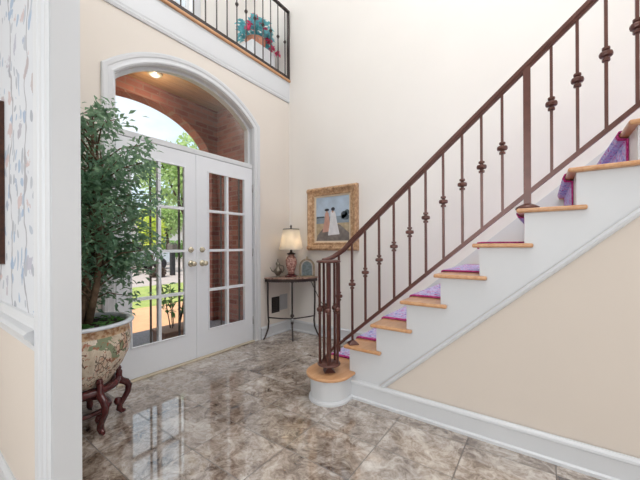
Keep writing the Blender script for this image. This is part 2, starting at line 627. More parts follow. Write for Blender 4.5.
# casing and jamb of the cased opening (jamb lining, stepped casing on the room side, flat one on the hall side)
tr = MB()
tr.box(OPX - 0.012, OPX, PF - 0.004, PB + 0.002, 0.0, 2.45)
prof = [(0, 0), (0, 0.008), (0.012, 0.013), (0.03, 0.013), (0.036, 0.008), (0.052, 0.008), (0.060, 0.014), (0.088, 0.015), (0.094, 0.019), (0.128, 0.021), (0.135, 0.017), (0.135, 0)]
tr.sweep([(OPX - 0.004, 0.0), (OPX - 0.004, 2.45)], prof, XZ(PF))
struct(tr.build('trim_1', M['white']), 'white moulded casing of the opening beside the camera', 'door casing')

# chair rail and baseboard on the papered wall
cr_prof = [(0, 0), (0, 0.012), (0.02, 0.014), (0.03, 0.024), (0.045, 0.03), (0.058, 0.045), (0.07, 0.048), (0.078, 0.038), (0.084, 0.02), (0.1, 0.016), (0.115, 0.01), (0.118, 0)]
struct(MB().sweep([(0.0, 0.752), (1.352, 0.752)], cr_prof, XZ(PF)).build('trim_2', M['white']), 'white chair rail between wallpaper and beige dado', 'chair rail')
bb_prof = [(0, 0), (0, 0.026), (0.016, 0.026), (0.024, 0.015), (0.108, 0.015), (0.114, 0.021), (0.126, 0.019), (0.134, 0.009), (0.14, 0.006), (0.14, 0)]
struct(MB().sweep([(0.0, 0.0), (1.352, 0.0)], bb_prof, XZ(PF)).build('baseboard_left', M['white']))

# hall baseboards
NX0 = 1.31
struct(MB().sweep([(0.0, 0.0), (NX0 + 0.03, 0.0)], bb_prof, XZ(0.0)).build('baseboard_back', M['white']))
b = MB()
b.sweep([(YR + 0.10, 0.0), (-0.016, 0.0)], bb_prof, YZ(0.0))
b.sweep([(PB, 0.0), (YL - 0.10, 0.0)], bb_prof, YZ(0.0))
struct(b.build('baseboard_front', M['white']))

# fascia under the ledge, with its bed moulding, and the oak nosing on top
fp = [(0, 0), (0, 0.012), (0.022, 0.02), (0.034, 0.012), (0.05, 0.014), (0.05, 0.016), (0.245, 0.016), (0.262, 0.024), (0.262, 0)]
struct(MB().sweep([(PB, 3.045), (0.0, 3.045)], fp, YZ(0.0)).build('trim_3', M['white']), 'white fascia board under the plant ledge', 'fascia')
struct(MB().box(-0.10, 0.045, PB, -0.002, 3.309, 3.309 + 0.032).build('trim_4', M['oak'], bevel=0.012), 'oak nosing along the plant ledge', 'nosing')

# arched casing round the front door
path = [(YL, 0.0)] + ARC + [(YR, 0.0)]
cas = [(0.0, -0.0), (0.0, 0.014), (0.012, 0.020), (0.03, 0.016), (0.046, 0.016), (0.054, 0.022), (0.078, 0.024), (0.09, 0.018), (0.09, 0.0)]
struct(MB().sweep(path, cas, YZ(0.0)).build('trim_5', M['white']), 'white arched casing round the front door', 'door casing')
# jamb lining
lin_prof = [(0.0, 0.0), (0.0, -0.14), (-0.016, -0.14), (-0.016, -0.054), (-0.008, -0.054), (-0.008, 0.0)]
struct(MB().sweep(path, lin_prof, YZ(0.0)).build('trim_6', M['white']), 'white arched jamb lining of the front door', 'door jamb')
struct(MB().box(-0.14, 0.022, YL + 0.002, YR - 0.002, 0.0, 0.014).build('trim_7', M['threshold'], bevel=0.005), 'pale threshold strip under the front doors', 'threshold')
struct(MB().box(-0.13, -0.004, YL + 0.012, YR - 0.012, 2.034, 2.085).build('trim_8', M['white'], bevel=0.004), 'white transom bar above the front doors', 'transom bar')

# transom window
tw = bpy.data.objects.new('window_1', None); COL.objects.link(tw); tw.location = (-0.07, YC, 2.085)
struct(tw, 'arched transom window over the front doors', 'window')
arc2 = [(YL + 0.022, 2.085)] + [(YC + (a - YC) * 0.97, AZ + (c_ - AZ) * (AR - 0.016) / AR) for a, c_ in ARC] + [(YR - 0.022, 2.085)]
MB().sweep(list(reversed(arc2)), [(0.012, 0), (0.012, 0.03), (-0.010, 0.03), (-0.010, 0)], YZ(-0.085), closed=True).build('window_frame', M['white'], tw)
MB().prism(arc2, YZ(-0.072), 0.0, 0.004).build('window_pane', M['glass'], tw)

# ------------------------------------------------------------------ french doors
def door(name, y0, y1, gy0, gy1, hinge_right, label):
    root = bpy.data.objects.new(name, None); COL.objects.link(root); root.location = (-0.03, (y0 + y1) / 2, 0.018)
    struct(root, label, 'door')
    X0, X1 = -0.052, -0.008
    Z0, Z1, G0, G1 = 0.018, 2.030, 0.268, 1.892
    f = MB()
    f.box(X0, X1, y0, gy0, Z0, Z1)
    f.box(X0, X1, gy1, y1, Z0, Z1)
    f.box(X0, X1, gy0, gy1, Z0, G0)
    f.box(X0, X1, gy0, gy1, G1, Z1)
    f.build('door_frame', M['door_white'], root)
    # glazing bead and bars
    g = MB()
    bead = [(0, 0), (0, 0.006), (0.008, 0.009), (0.014, 0.004), (0.014, 0)]
    rect = [(gy0, G0), (gy1, G0), (gy1, G1), (gy0, G1)]
    g.sweep(rect, bead, YZ(X1), closed=True)
    gm = (gy0 + gy1) / 2
    g.box(X0 + 0.006, X1 + 0.001, gm - 0.013, gm + 0.013, G0, G1)
    for i in (1, 2, 3):
        zz = G0 + (G1 - G0) * i / 4
        g.box(X0 + 0.006, X1 + 0.0015, gy0, gy1, zz - 0.013, zz + 0.013)
    g.build('muntin', M['door_white'], root)
    hs = (G1 - G0) / 4
    for i in range(4):
        for a, b_ in ((gy0 + 0.002, gm - 0.013), (gm + 0.013, gy1 - 0.002)):
            MB().box(-0.032, -0.028, a, b_, G0 + hs * i + 0.013, G0 + hs * (i + 1) - 0.013).build('glass_pane', M['glass'], root)
    ky = (y1 - 0.066) if hinge_right is False else (y0 + 0.054)
    MB().lathe([(0, 0), (0.03, 0), (0.032, 0.004), (0.026, 0.008), (0.011, 0.012), (0.010, 0.034), (0.019, 0.040), (0.026, 0.052), (0.024, 0.066), (0.014, 0.073), (0, 0.074)], (X1, ky, 0.955), 20, axis=(1, 0, 0)).build('door_knob', M['brass'], root)
    d = MB().lathe([(0, 0), (0.028, 0), (0.028, 0.006), (0.022, 0.013), (0, 0.014)], (X1, ky, 1.09), 20, axis=(1, 0, 0))
    d.box(X1 + 0.012, X1 + 0.03, ky - 0.018, ky + 0.018, 1.085, 1.095)
    d.build('deadbolt', M['brass'], root)
    hy = y1 if hinge_right else y0
    for hz in (0.25, 1.05, 1.80):
        MB().tube([(X1 + 0.004, hy + (0.003 if hinge_right else -0.003), hz - 0.045), (X1 + 0.004, hy + (0.003 if hinge_right else -0.003), hz + 0.045)], 0.007, 10).build('hinge', M['steel'], root)
    return root
door('door_1', YL + 0.016, -1.372, -1.985, -1.492, False, 'left leaf of the white glazed double front door')
door('door_2', -1.368, YR - 0.016, -1.247, -0.757, True, 'right leaf of the white glazed double front door')
a = MB().box(-0.052, -0.002, -1.382, -1.358, 0.018, 2.03).build('trim_9', M['door_white'], bevel=0.004)
struct(a, 'white meeting strip between the door leaves', 'astragal')

# slim dark outer storm doors
def storm(name, y0, ym, y1, label):
    s = MB()
    s.box(-0.150, -0.135, y0, y0 + 0.03, 0.0, 2.03)
    s.box(-0.150, -0.135, y1 - 0.016, y1, 0.0, 2.03)
    s.box(-0.149, -0.136, ym - 0.007, ym + 0.007, 0.10, 1.97)
    s.box(-0.150, -0.135, y0, y1, 0.0, 0.10)
    s.box(-0.150, -0.135, y0, y1, 1.945, 2.03)
    struct(s.build(name, M['dark_bar']), label, 'storm door')
storm('door_3', YL + 0.03, -1.755, -1.472, 'slim dark storm door outside the left leaf')
storm('door_4', -1.27, -0.988, -0.728, 'slim dark storm door outside the right leaf')

# ------------------------------------------------------------------ porch and the street outside
p = MB()
p.box(-1.70, -0.15, -0.05, 0.10, -0.1, 3.30)
p.box(-1.70, -0.15, -2.80, -2.65, -0.1, 3.30)
struct(p.build('wall_porch_side', M['brick']))
PCY, PA, PBZ, PZ0 = -1.19, 1.04, 0.70, 2.40
p = MB()
p.box(-1.70, -1.50, -3.4, PCY - PA, -0.1, 3.55)
p.box(-1.70, -1.50, PCY + PA, 0.9, -0.1, 3.55)
pts = [(PCY - PA * math.cos(PI * i / 32), PZ0 + PBZ * math.sin(PI * i / 32)) for i in range(33)]
for (a0, b0), (a1, b1) in zip(pts, pts[1:]):
    p.prism([(a0, b0), (a1, b1), (a1, 3.55), (a0, 3.55)], YZ(-1.50), 0.0, -0.20)
struct(p.build('wall_porch_arch', M['brick']))
k = NT('brown_porch_boards')
x_, y_, z_ = k.xyz(k.obj())
fr_ = k.math('FRACT', k.math('MULTIPLY', x_, 9.0))
gr_ = k.math('LESS_THAN', fr_, 0.06)
nn, _ = k.noise(k.mapping(k.obj(), (20, 2, 1)), 2, 4)
k.base(k.mix(k.math('MULTIPLY', gr_, 0.7), k.ramp(nn, [(0.3, lin((146, 112, 76))), (0.7, lin((172, 136, 96)))]), lin((70, 50, 34))))
k.rough(0.6)
struct(MB().box(-1.50, -0.15, -2.65, -0.05, 3.30, 3.308).build('ceiling_porch', k.m))
lt = thing('porch_light', (-1.164, -1.199, 3.30), 'small bronze flush light on the porch ceiling', 'ceiling light')
MB().lathe([(0, 0), (0.085, 0), (0.09, -0.01), (0.08, -0.028), (0.06, -0.03)], (-1.164, -1.199, 3.30), 24).build('mount_ring', M['brass'], lt)
MB().lathe([(0.06, -0.026), (0.045, -0.04), (0, -0.044)], (-1.164, -1.199, 3.30), 24).build('lens', M['rim_glaze'], lt)

pld = bpy.data.lights.new('porch_fill', 'POINT'); pld.energy = 5; pld.color = (1.0, 0.80, 0.58); pld.shadow_soft_size = 0.05  # warm fill added below the unlit fixture to brighten the porch
plo = bpy.data.objects.new('porch_fill', pld); COL.objects.link(plo); plo.location = (-1.164, -1.199, 3.05)
k = NT('grey_exposed_aggregate')
n_, _ = k.noise(k.obj(), 90, 3, 0.7)
k.base(k.ramp(n_, [(0.35, lin((98, 96, 100))), (0.65, lin((160, 156, 158)))]))
k.rough(0.9)
struct(MB().box(-1.78, -0.14, -3.0, 0.6, -0.16, -0.06).build('floor_porch', k.m))
M['walk'] = mat_plain('tan_concrete_walk', (206, 158, 120), 0.9, var=0.08, scale=5, bump=0.2)
struct(MB().box(-3.75, -1.78, -9, 9, -0.22, -0.10).build('walkway', M['walk']), 'sunlit tan concrete walk in front of the porch', 'walkway')
k = NT('mown_lawn')
n_, _ = k.noise(k.obj(), 3, 8, 0.75)
k.base(k.ramp(n_, [(0.3, lin((110, 132, 62))), (0.55, lin((150, 162, 88))), (0.75, lin((186, 170, 112)))]))
k.rough(0.95)
struct(MB().box(-7.4, -3.75, -30, 40, -0.24, -0.12).build('lawn', k.m), 'mown green lawn beyond the walk', 'lawn')
M['drive'] = mat_plain('pinkish_grey_driveway', (168, 156, 152), 0.9, var=0.1, scale=1.5)
struct(MB().box(-40, -7.4, -60, 60, -0.26, -0.14).build('driveway', M['drive']), 'pale pinkish grey driveway beyond the lawn', 'driveway')

def crown(mb, c, rad, n, L, wdt, seed):
    r = random.Random(seed)
    blobs = []
    for _ in range(9):
        d = Vector((r.gauss(0, 1), r.gauss(0, 1), r.gauss(0, 1))).normalized() * r.uniform(0.2, 0.75)
        blobs.append((Vector((d.x * rad[0], d.y * rad[1], d.z * rad[2])), r.uniform(0.35, 0.6)))
    for _ in range(n):
        bl, br = r.choice(blobs)
        d = Vector((r.gauss(0, 1), r.gauss(0, 1), r.gauss(0, 1))).normalized()
        q = Vector(c) + bl + Vector((d.x * rad[0], d.y * rad[1], d.z * rad[2])) * br * r.uniform(0.55, 1.0)
        dd = (d + Vector((r.gauss(0, .6), r.gauss(0, .6), r.gauss(0, .6) - 0.2)))
        mb.leaf(q, dd, Vector((r.gauss(0, 1), r.gauss(0, 1), r.gauss(0, 1) + 0.6)), L * r.uniform(0.7, 1.3), wdt * r.uniform(0.7, 1.3))

def tree(name, loc, h, rad, m, n, L, label, seed, cat='tree', group=None, trunk_r=0.16):
    root = thing(name, loc, label, cat, group)
    x, y, z = loc
    t = MB()
    t.tube([(x, y, z), (x + 0.05, y - 0.04, z + h * 0.3), (x - 0.04, y + 0.06, z + h * 0.65)], [trunk_r, trunk_r * 0.8, trunk_r * 0.5], 8)
    for k in range(4):
        a = k * 1.6 + seed
        t.tube([(x, y, z + h * 0.35), (x + math.cos(a) * rad[0] * 0.5, y + math.sin(a) * rad[1] * 0.5, z + h * 0.7)], [trunk_r * 0.5, trunk_r * 0.2], 6)
    t.build('trunk', M['bark_dark'], root)
    cmb = MB()
    crown(cmb, (x, y, z + h - rad[2]), rad, n, L, wdt=L * 0.55, seed=seed)
    cmb.build('foliage', m, root, recalc=False)
    return root

tree('shade_tree', (-14.1, 6.9, -0.14), 8.5, (2.3, 2.7, 2.6), M['tree_pale'], 3200, 0.32, 'tall leafy green tree whose top shows in the right of the transom', 3, group='trees across the driveway')
tree('shade_tree', (-22.6, 10.4, -0.14), 5.6, (1.9, 2.0, 1.8), M['tree_pale'], 2000, 0.34, 'pale green tree far back behind the yellow green bush', 5, group='trees across the driveway')
tree('shade_tree', (-19.6, 4.7, -0.14), 5.8, (1.9, 2.0, 2.1), M['tree_dark'], 2200, 0.34, 'dark green tree behind the potted ficus leaves, left of the others', 9, group='trees across the driveway')

bsh = thing('round_bush', (-12.65, 4.2, -0.14), 'yellow green bush in sun across the driveway', 'bush')
t = MB()
for k in range(6):
    t.tube([(-12.65, 4.2, -0.14), (-12.65 + 0.4 * math.cos(k), 4.2 + 0.4 * math.sin(k), 1.3)], [0.04, 0.015], 6)
t.build('stem', M['bark_dark'], bsh)
cm = MB(); crown(cm, (-12.65, 4.2, 1.7), (0.7, 0.8, 1.0), 1800, 0.18, 0.1, 21); cm.build('foliage', M['bush_yellow'], bsh, recalc=False)

hz = thing('long_hedge', (-27.5, 6, -0.14), 'low green hedge along the far side of the driveway', 'hedge')
cm = MB()
r_ = random.Random(4)
for _ in range(5200):
    q = Vector((-27.5 + r_.uniform(-0.8, 0.8), r_.uniform(-8, 22), -0.1 + 1.7 * r_.random() ** 0.7))
    cm.leaf(q, Vector((r_.gauss(0, 1), r_.gauss(0, 1), r_.gauss(0, 1))), Vector((r_.gauss(0, 1), r_.gauss(0, 1), 1)), r_.uniform(0.25, 0.5), r_.uniform(0.15, 0.3))
cm.build('foliage', M['tree_dark'], hz, recalc=False)

# neighbour's house, pale, far behind
hs = thing('neighbour_house', (-38, 14, -0.14), 'pale house far behind the trees across the street', 'house')
M['siding'] = mat_plain('pale_siding', (228, 222, 214), 0.8, var=0.03)
M['roof'] = mat_plain('grey_roof_shingle', (136, 130, 128), 0.9, var=0.12)
MB().box(-42, -38, 5.0, 22.0, -0.14, 3.4).build('wall', M['siding'], hs)
MB().prism([(-42.5, 3.4), (-37.5, 3.4), (-40, 5.4)], lambda a, b, d: (a, d, b), 4.5, 22.5).build('roof', M['roof'], hs)
for yy in (7.2, 10.6, 14.2, 17.6):
    wfr = MB().box(-38.0, -37.95, yy - 0.6, yy + 0.6, 0.8, 2.3).build('window', M['white'], hs)
    MB().box(-37.96, -37.94, yy - 0.5, yy + 0.5, 0.9, 2.2).build('pane', M['dark_bar'], wfr)

# car on the drive
cr_ = thing('parked_car', (-15.2, 4.3, -0.14), 'silver white car parked on the driveway behind the ficus leaves', 'car')
M['carp'] = mat_plain('silver_white_car_paint', (214, 220, 228), 0.2, 0.2, 0.02)
cx, cy = -15.2, 4.3
side = [(-2.1, 0.35), (2.1, 0.35), (2.15, 0.75), (1.95, 0.95), (1.0, 1.02), (0.55, 1.45), (-0.9, 1.5), (-1.55, 1.08), (-2.1, 1.0), (-2.2, 0.7)]
MB().prism(side, lambda a, b, d: (cx + d, cy + a * 0.97, b - 0.14), -0.85, 0.85).build('car_body', M['carp'], cr_, bevel=0.06)
for d0, d1 in ((0.851, 0.862), (-0.862, -0.851)):
    MB().prism([(0.42, 1.06), (0.5, 1.38), (-0.85, 1.42), (-1.35, 1.1)], lambda a, b, d: (cx + d, cy + a * 0.97, b - 0.14), d0, d1).build('side_window', M['black'], cr_)
for a in (-1.3, 1.3):
    for d in (-0.78, 0.66):
        MB().lathe([(0, 0), (0.2, 0), (0.33, 0.0), (0.33, 0.2), (0.2, 0.22), (0, 0.22)], (cx + d, cy + a, 0.33 - 0.14), 20, axis=(1, 0, 0)).build('wheel', M['black'], cr_)

# mailbox on its post across the lawn
mbx, mby = -10.5, 4.15
mbo = thing('mailbox', (mbx, mby, -0.14), 'grey mailbox on a dark post in a low shrub bed', 'mailbox')
MB().box(mbx - 0.09, mbx + 0.09, mby - 0.09, mby + 0.09, -0.14, 1.0).build('post', M['black'], mbo, bevel=0.02)
MB().prism([(-0.12, 0.0), (0.12, 0.0), (0.12, 0.18), (0.10, 0.25), (0.05, 0.29), (0, 0.30), (-0.05, 0.29), (-0.10, 0.25), (-0.12, 0.18)], lambda a, b, d: (mbx + d, mby + a, 1.0 + b), -0.22, 0.22).build('box', M['dark_bar'], mbo, bevel=0.01)
sb = MB(); crown(sb, (mbx + 0.25, mby - 0.75, 0.0), (0.3, 0.4, 0.26), 700, 0.14, 0.08, 31)
tag(sb.build('low_shrub', M['bark_dark'], recalc=False), 'dark low shrub at the foot of the mailbox', 'shrub')

# planter on the porch
px_, py_ = -1.02, -1.04
pl = thing('porch_planter', (px_, py_, -0.06), 'square brown planter with a leafy plant on the porch', 'planter')
M['terrac'] = mat_plain('dull_brown_clay', (158, 126, 108), 0.8, var=0.1)
q = MB()
q.prism([(px_ - 0.16, py_ - 0.2), (px_ + 0.16, py_ - 0.2), (px_ + 0.16, py_ + 0.2), (px_ - 0.16, py_ + 0.2)], XY(-0.06), 0, 0.13)
q.box(px_ - 0.18, px_ + 0.18, py_ - 0.22, py_ + 0.22, 0.07, 0.10)
q.build('pot', M['terrac'], pl, bevel=0.008)
q = MB(); s2 = MB()
r_ = random.Random(11)
for k in range(7):
    a = r_.uniform(0, 6.28); tip = Vector((px_ + 0.2 * math.cos(a), py_ + 0.16 * math.sin(a), 0.50 + 0.22 * r_.random()))
    base = Vector((px_ + 0.05 * math.cos(a), py_ + 0.05 * math.sin(a), 0.09))
    s2.tube([base, base.lerp(tip, 0.5) + Vector((0, 0, 0.06)), tip], [0.006, 0.005, 0.003], 6)
    for j in range(12):
        o_ = base.lerp(tip, 0.35 + 0.65 * j / 11)
        q.leaf(o_, Vector((r_.gauss(0, 1), r_.gauss(0, 1), r_.gauss(0.2, .6))), (0, 0, 1), 0.11, 0.05)
s2.build('stem', M['bark_dark'], pl)
q.build('foliage', M['plant_green'], pl, recalc=False)

# ------------------------------------------------------------------ staircase
RISE, RUN = 0.1865, 0.2185
NT_ = 11
def nose(k): return NX0 if k == 1 else 1.567 + RUN * (k - 2)
def top(k): return RISE * k + 0.010
TH = 0.023
YS, YE = -1.15, -1.185
def riser_x(k): return nose(k) + 0.035

st = thing('staircase', (1.31, -0.6, 0.0), 'white staircase with oak treads rising along the back wall', 'staircase')
BCX, BCY, BR = 1.483, -1.243, 0.173
k1 = [(riser_x(2) + 0.002, -0.022), (NX0, -0.022), (NX0, BCY)]
k1 += [(BCX + BR * math.cos(PI + i * (PI * 1.02) / 28), BCY + BR * math.sin(PI + i * (PI * 1.02) / 28)) for i in range(1, 29)]
k1 += [(BCX + BR, YS - 0.004), (riser_x(2) + 0.002, YS - 0.004)]
MB().prism(k1, XY(0), top(1) - TH, top(1)).build('tread', M['oak'], st, bevel=0.009, segs=3)
br = 0.141
k1 = [(riser_x(2), -0.022), (NX0 + 0.032, -0.022), (NX0 + 0.032, BCY)]
k1 += [(BCX + br * math.cos(PI + i * (PI * 1.02) / 28), BCY + br * math.sin(PI + i * (PI * 1.02) / 28)) for i in range(1, 29)]
k1 += [(BCX + br * 0.98, YS - 0.002), (riser_x(2), YS - 0.002)]
MB().prism(k1, XY(0), 0.0, top(1) - TH).build('starting_step', M['white'], st)
sh = [(NX0 + 0.032, -0.022), (NX0 + 0.032, BCY)] + [(BCX + br * math.cos(PI + i * (PI * 0.98) / 28), BCY + br * math.sin(PI + i * (PI * 0.98) / 28)) for i in range(1, 29)] + [(BCX + br, YS - 0.01)]
MB().sweep(sh, [(0, 0), (-0.014, 0), (-0.014, 0.014), (-0.006, 0.024), (0, 0.026)], XY(0)).build('shoe_moulding', M['white'], st)
for k in range(2, NT_ + 1):
    n0 = nose(k)
    poly = [(n0, -0.022), (n0, YE), (n0 + 0.294, YE), (n0 + 0.294, YS - 0.001), (riser_x(k + 1), YS - 0.001), (riser_x(k + 1), -0.022)]
    MB().prism(poly, XY(0), top(k) - TH, top(k)).build('tread', M['oak'], st, bevel=0.009, segs=3)
    MB().box(riser_x(k), riser_x(k) + 0.018, YS + 0.0305, -0.022, top(k - 1), top(k) - TH).build('riser', M['white'], st)
# cut stringer
def low(x): return 1.29 + 0.891 * (x - 3.136)
poly = [(riser_x(2), 0.0)]
for k in range(2, NT_ + 1):
    poly += [(riser_x(k), top(k) - TH), (riser_x(k + 1), top(k) - TH)]
xe = riser_x(NT_ + 1)
poly += [(xe, low(xe)), (1.70, low(1.70) + 0.005), (1.70, 0.0)]
MB().prism(poly, XZ(YS), 0.0, -0.03).build('stringer', M['white'], st)
lm = MB().sweep([(xe, low(xe)), (1.855, low(1.855))], [(0, 0), (0, 0.006), (0.012, 0.014), (0.022, 0.010), (0.03, 0.0)], XZ(YS))
lm.build('stringer_moulding', M['white'], st)
# skirt board along the wall
def sk(x): return 1.14 + 0.8535 * (x - 2.352)
MB().prism([(1.34, 0.0), (1.34, sk(1.34)), (xe, sk(xe)), (xe, sk(xe) - 0.42), (1.9, 0.0)], XZ(0.0), 0.001, 0.021).build('skirt_board', M['white'], st)

# wall under the stairs and its baseboard
struct(MB().prism([(1.70, 0.0), (1.70, low(1.70) + 0.004), (xe, low(xe)), (5.0, low(5.0)), (5.0, 0.0)], XZ(YS + 0.006), 0.0, -0.1).build('wall_stair', M['paint_low']))
struct(MB().sweep([(riser_x(2), 0.0), (5.0, 0.0)], bb_prof, XZ(YS)).build('baseboard_stair', M['white']))

# carpet runner over treads and risers
RY0, RY1 = -0.97, -0.20
rn = MB()
path = []
for k in range(1, NT_ + 1):
    if k == 1:
        path.append((riser_x(1) , 0.004))
    path += [(riser_x(k) - 0.005, top(k) - TH - 0.012), (nose(k) - 0.002, top(k) - TH - 0.006), (nose(k) - 0.009, top(k) - TH * 0.5), (nose(k) - 0.002, top(k) + 0.006), (nose(k) + 0.02, top(k) + 0.008)]
    path += [(riser_x(k + 1) - 0.005, top(k) + 0.008)]
inner = []
rn_v = []
for i in range(len(path)):
    p0 = Vector(path[max(0, i - 1)]); p1 = Vector(path[min(len(path) - 1, i + 1)])
    t = (p1 - p0).normalized(); nrm = Vector((-t.y, t.x)) * 0.004
    a = Vector(path[i]) + nrm
    b_ = Vector(path[i]) - nrm
    rn_v.append([rn.bm.verts.new((q.x, yy, q.y)) for q, yy in ((a, RY0), (a, RY1), (b_, RY1), (b_, RY0))])
for a, b_ in zip(rn_v, rn_v[1:]):
    for j in range(4):
        rn.bm.faces.new((a[j], a[(j + 1) % 4], b_[(j + 1) % 4], b_[j]))
rn.bm.faces.new(rn_v[0]); rn.bm.faces.new(rn_v[-1])
tag(rn.build('stair_runner', M['runner']), 'purple and magenta floral carpet runner down the stairs', 'carpet')

# ------------------------------------------------------------------ stair railing
RYL = -1.112
def hr(x): return 2.122 - 0.018 + 0.8535 * (x - 2.709)     # handrail centre
def brl(x): return 1.385 + 0.8535 * (x - 2.69)              # bottom rail centre
rl = thing('stair_railing', (1.49, -1.26, top(1)), 'bronze brown iron stair railing with knuckled balusters', 'railing')
XE = 3.75
h = MB()
h.bar((1.585, RYL, hr(1.585)), (XE, RYL, hr(XE)), 0.042, 0.024)
h.bar((1.585, RYL, hr(1.585) - 0.021), (XE, RYL, hr(XE) - 0.021), 0.026, 0.016)
cpts = [(1.595, RYL, hr(1.595) - 0.004), (1.54, RYL - 0.002, hr(1.54) - 0.012), (1.49, RYL - 0.008, 1.062), (1.452, RYL - 0.03, 1.034), (1.428, RYL - 0.07, 1.018), (1.418, RYL - 0.12, 1.012)]
h.tube(cpts, [0.020, 0.020, 0.019, 0.018, 0.017, 0.015], 10)
hro = h.build('handrail', M['iron'], rl, bevel=0.005)
bt = MB()
bt.bar((1.535, RYL, brl(1.535)), (XE, RYL, brl(XE)), 0.028, 0.022)
bt.tube([(1.54, RYL, brl(1.54)), (1.50, RYL - 0.004, brl(1.54) - 0.035), (1.455, RYL - 0.03, brl(1.54) - 0.07), (1.42, RYL - 0.09, 0.268), (1.425, RYL - 0.15, 0.252), (1.46, RYL - 0.19, 0.246)], 0.011, 8)
bt.build('bottom_rail', M['iron'], rl)
def knuckle(x, y, z, parent):
    MB().lathe([(0.008, -0.034), (0.016, -0.033), (0.016, -0.022), (0.009, -0.019), (0.010, -0.014), (0.025, -0.010), (0.027, -0.003), (0.027, 0.003), (0.025, 0.010), (0.010, 0.014), (0.009, 0.019), (0.016, 0.022), (0.016, 0.033), (0.008, 0.034)], (x, y, z), 12, smooth=False).build('knuckle', M['iron'], parent)
BS = 0.0135
def baluster(x, y, z0, z1, zk):
    o = MB().box(x - BS / 2, x + BS / 2, y - BS / 2, y + BS / 2, z0, z1).build('baluster', M['iron'], rl)
    knuckle(x, y, zk, o)
    return o
bx = 1.488
i = 0
X_POST = 2.708
for x in (1.488, 1.605, 1.716, 1.827, 1.938, 2.050, 2.157, 2.267, 2.378, 2.484, 2.590, 2.815, 2.921, 3.029, 3.137, 3.245, 3.353, 3.461, 3.569):
    zk = 1.114 + 0.8535 * (x - 1.938)
    z0 = brl(x) + 0.012
    z1 = hr(x) - 0.028
    if x < 1.5:
        z0, z1 = 0.30, 1.05
    if abs(x - 1.605) < 1e-3:
        z0 = top(2)
    baluster(x, RYL, z0, z1, zk)
def foot(x, y, z, parent):
    MB().lathe([(0, 0), (0.052, 0), (0.052, 0.006), (0.034, 0.016), (0.014, 0.028), (0, 0.028)], (x, y, z), 4, smooth=False).build('foot_plate', M['iron'], parent)
foot(1.612, RYL - 0.004, top(2), rl)
po = MB().box(X_POST - 0.017, X_POST + 0.017, RYL - 0.017, RYL + 0.017, top(7), hr(X_POST) - 0.01).build('post', M['iron'], rl)
MB().lathe([(0, 0), (0.058, 0), (0.056, 0.010), (0.04, 0.020), (0.018, 0.030), (0, 0.030)], (X_POST, RYL, top(7)), 20).build('foot_plate', M['iron'], rl)
# cage newel on the starting step
NXc, NYc = 1.492, -1.262
cage = thing('newel', (0, 0, 0), 'x', 'x'); del cage['label'], cage['category']
cage.name = 'newel_cage'; cage.parent = rl; cage.location = -Vector(rl.location)
zb, zt = 0.250, 0.998
c_ = MB()
c_.lathe([(0, 0), (0.056, 0), (0.056, 0.006), (0.03, 0.020), (0.016, 0.030), (0.014, 0.042), (0, 0.042)], (NXc, NYc, top(1)), 4, smooth=False)
c_.build('foot_plate', M['iron'], cage)
MB().lathe([(0, 0), (0.082, 0), (0.086, 0.005), (0.082, 0.012), (0, 0.012)], (NXc, NYc, zb), 28).build('base_disc', M['iron'], cage)
MB().lathe([(0, 0), (0.086, 0), (0.092, 0.006), (0.086, 0.016), (0.06, 0.018), (0, 0.016)], (NXc, NYc, zt), 28).build('top_disc', M['iron'], cage)
MB().box(NXc - 0.012, NXc + 0.012, NYc - 0.012, NYc + 0.012, zb + 0.012, zt).build('post', M['iron'], cage)
for i in range(5):
    a = math.radians(-60 + 72 * i)
    x, y = NXc + 0.068 * math.cos(a), NYc + 0.068 * math.sin(a)
    MB().box(x - BS / 2, x + BS / 2, y - BS / 2, y + BS / 2, zb + 0.012, zt).build('baluster', M['iron'], cage)
    MB().lathe([(0.008, -0.03), (0.014, -0.03), (0.010, -0.02), (0.021, -0.010), (0.023, 0.0), (0.021, 0.010), (0.010, 0.02), (0.014, 0.03), (0.008, 0.03)], (x, y, 0.655), 10, smooth=False).build('knuckle', M['iron'], cage)

# ------------------------------------------------------------------ balcony railing on the ledge
bl = thing('ledge_railing', (-0.035, -1.3, 3.354), 'dark iron railing along the plant ledge over the door', 'railing')
BXR = 0.012
MB().bar((BXR, PB, 4.262), (BXR, -0.004, 4.262), 0.034, 0.026).build('top_rail', M['iron_dark'], bl)
MB().bar((BXR, PB, 3.364), (BXR, -0.004, 3.364), 0.028, 0.042).build('bottom_rail', M['iron_dark'], bl)
MB().box(BXR - 0.014, BXR + 0.014, -0.030, -0.003, 3.341, 4.25).build('end_post', M['iron_dark'], bl)
for i in range(20):
    y = -0.082 - 0.1325 * (i)
    if y < PB + 0.02: break
    o = MB().box(BXR - 0.005, BXR + 0.005, y - 0.005, y + 0.005, 3.385, 4.25).build('baluster', M['iron_dark'], bl)
    MB().lathe([(0.005, -0.026), (0.011, -0.022), (0.010, -0.014), (0.019, -0.007), (0.020, 0), (0.019, 0.007), (0.010, 0.014), (0.011, 0.022), (0.005, 0.026)], (BXR, y, 3.825), 10).build('knuckle', M['iron_dark'], o)

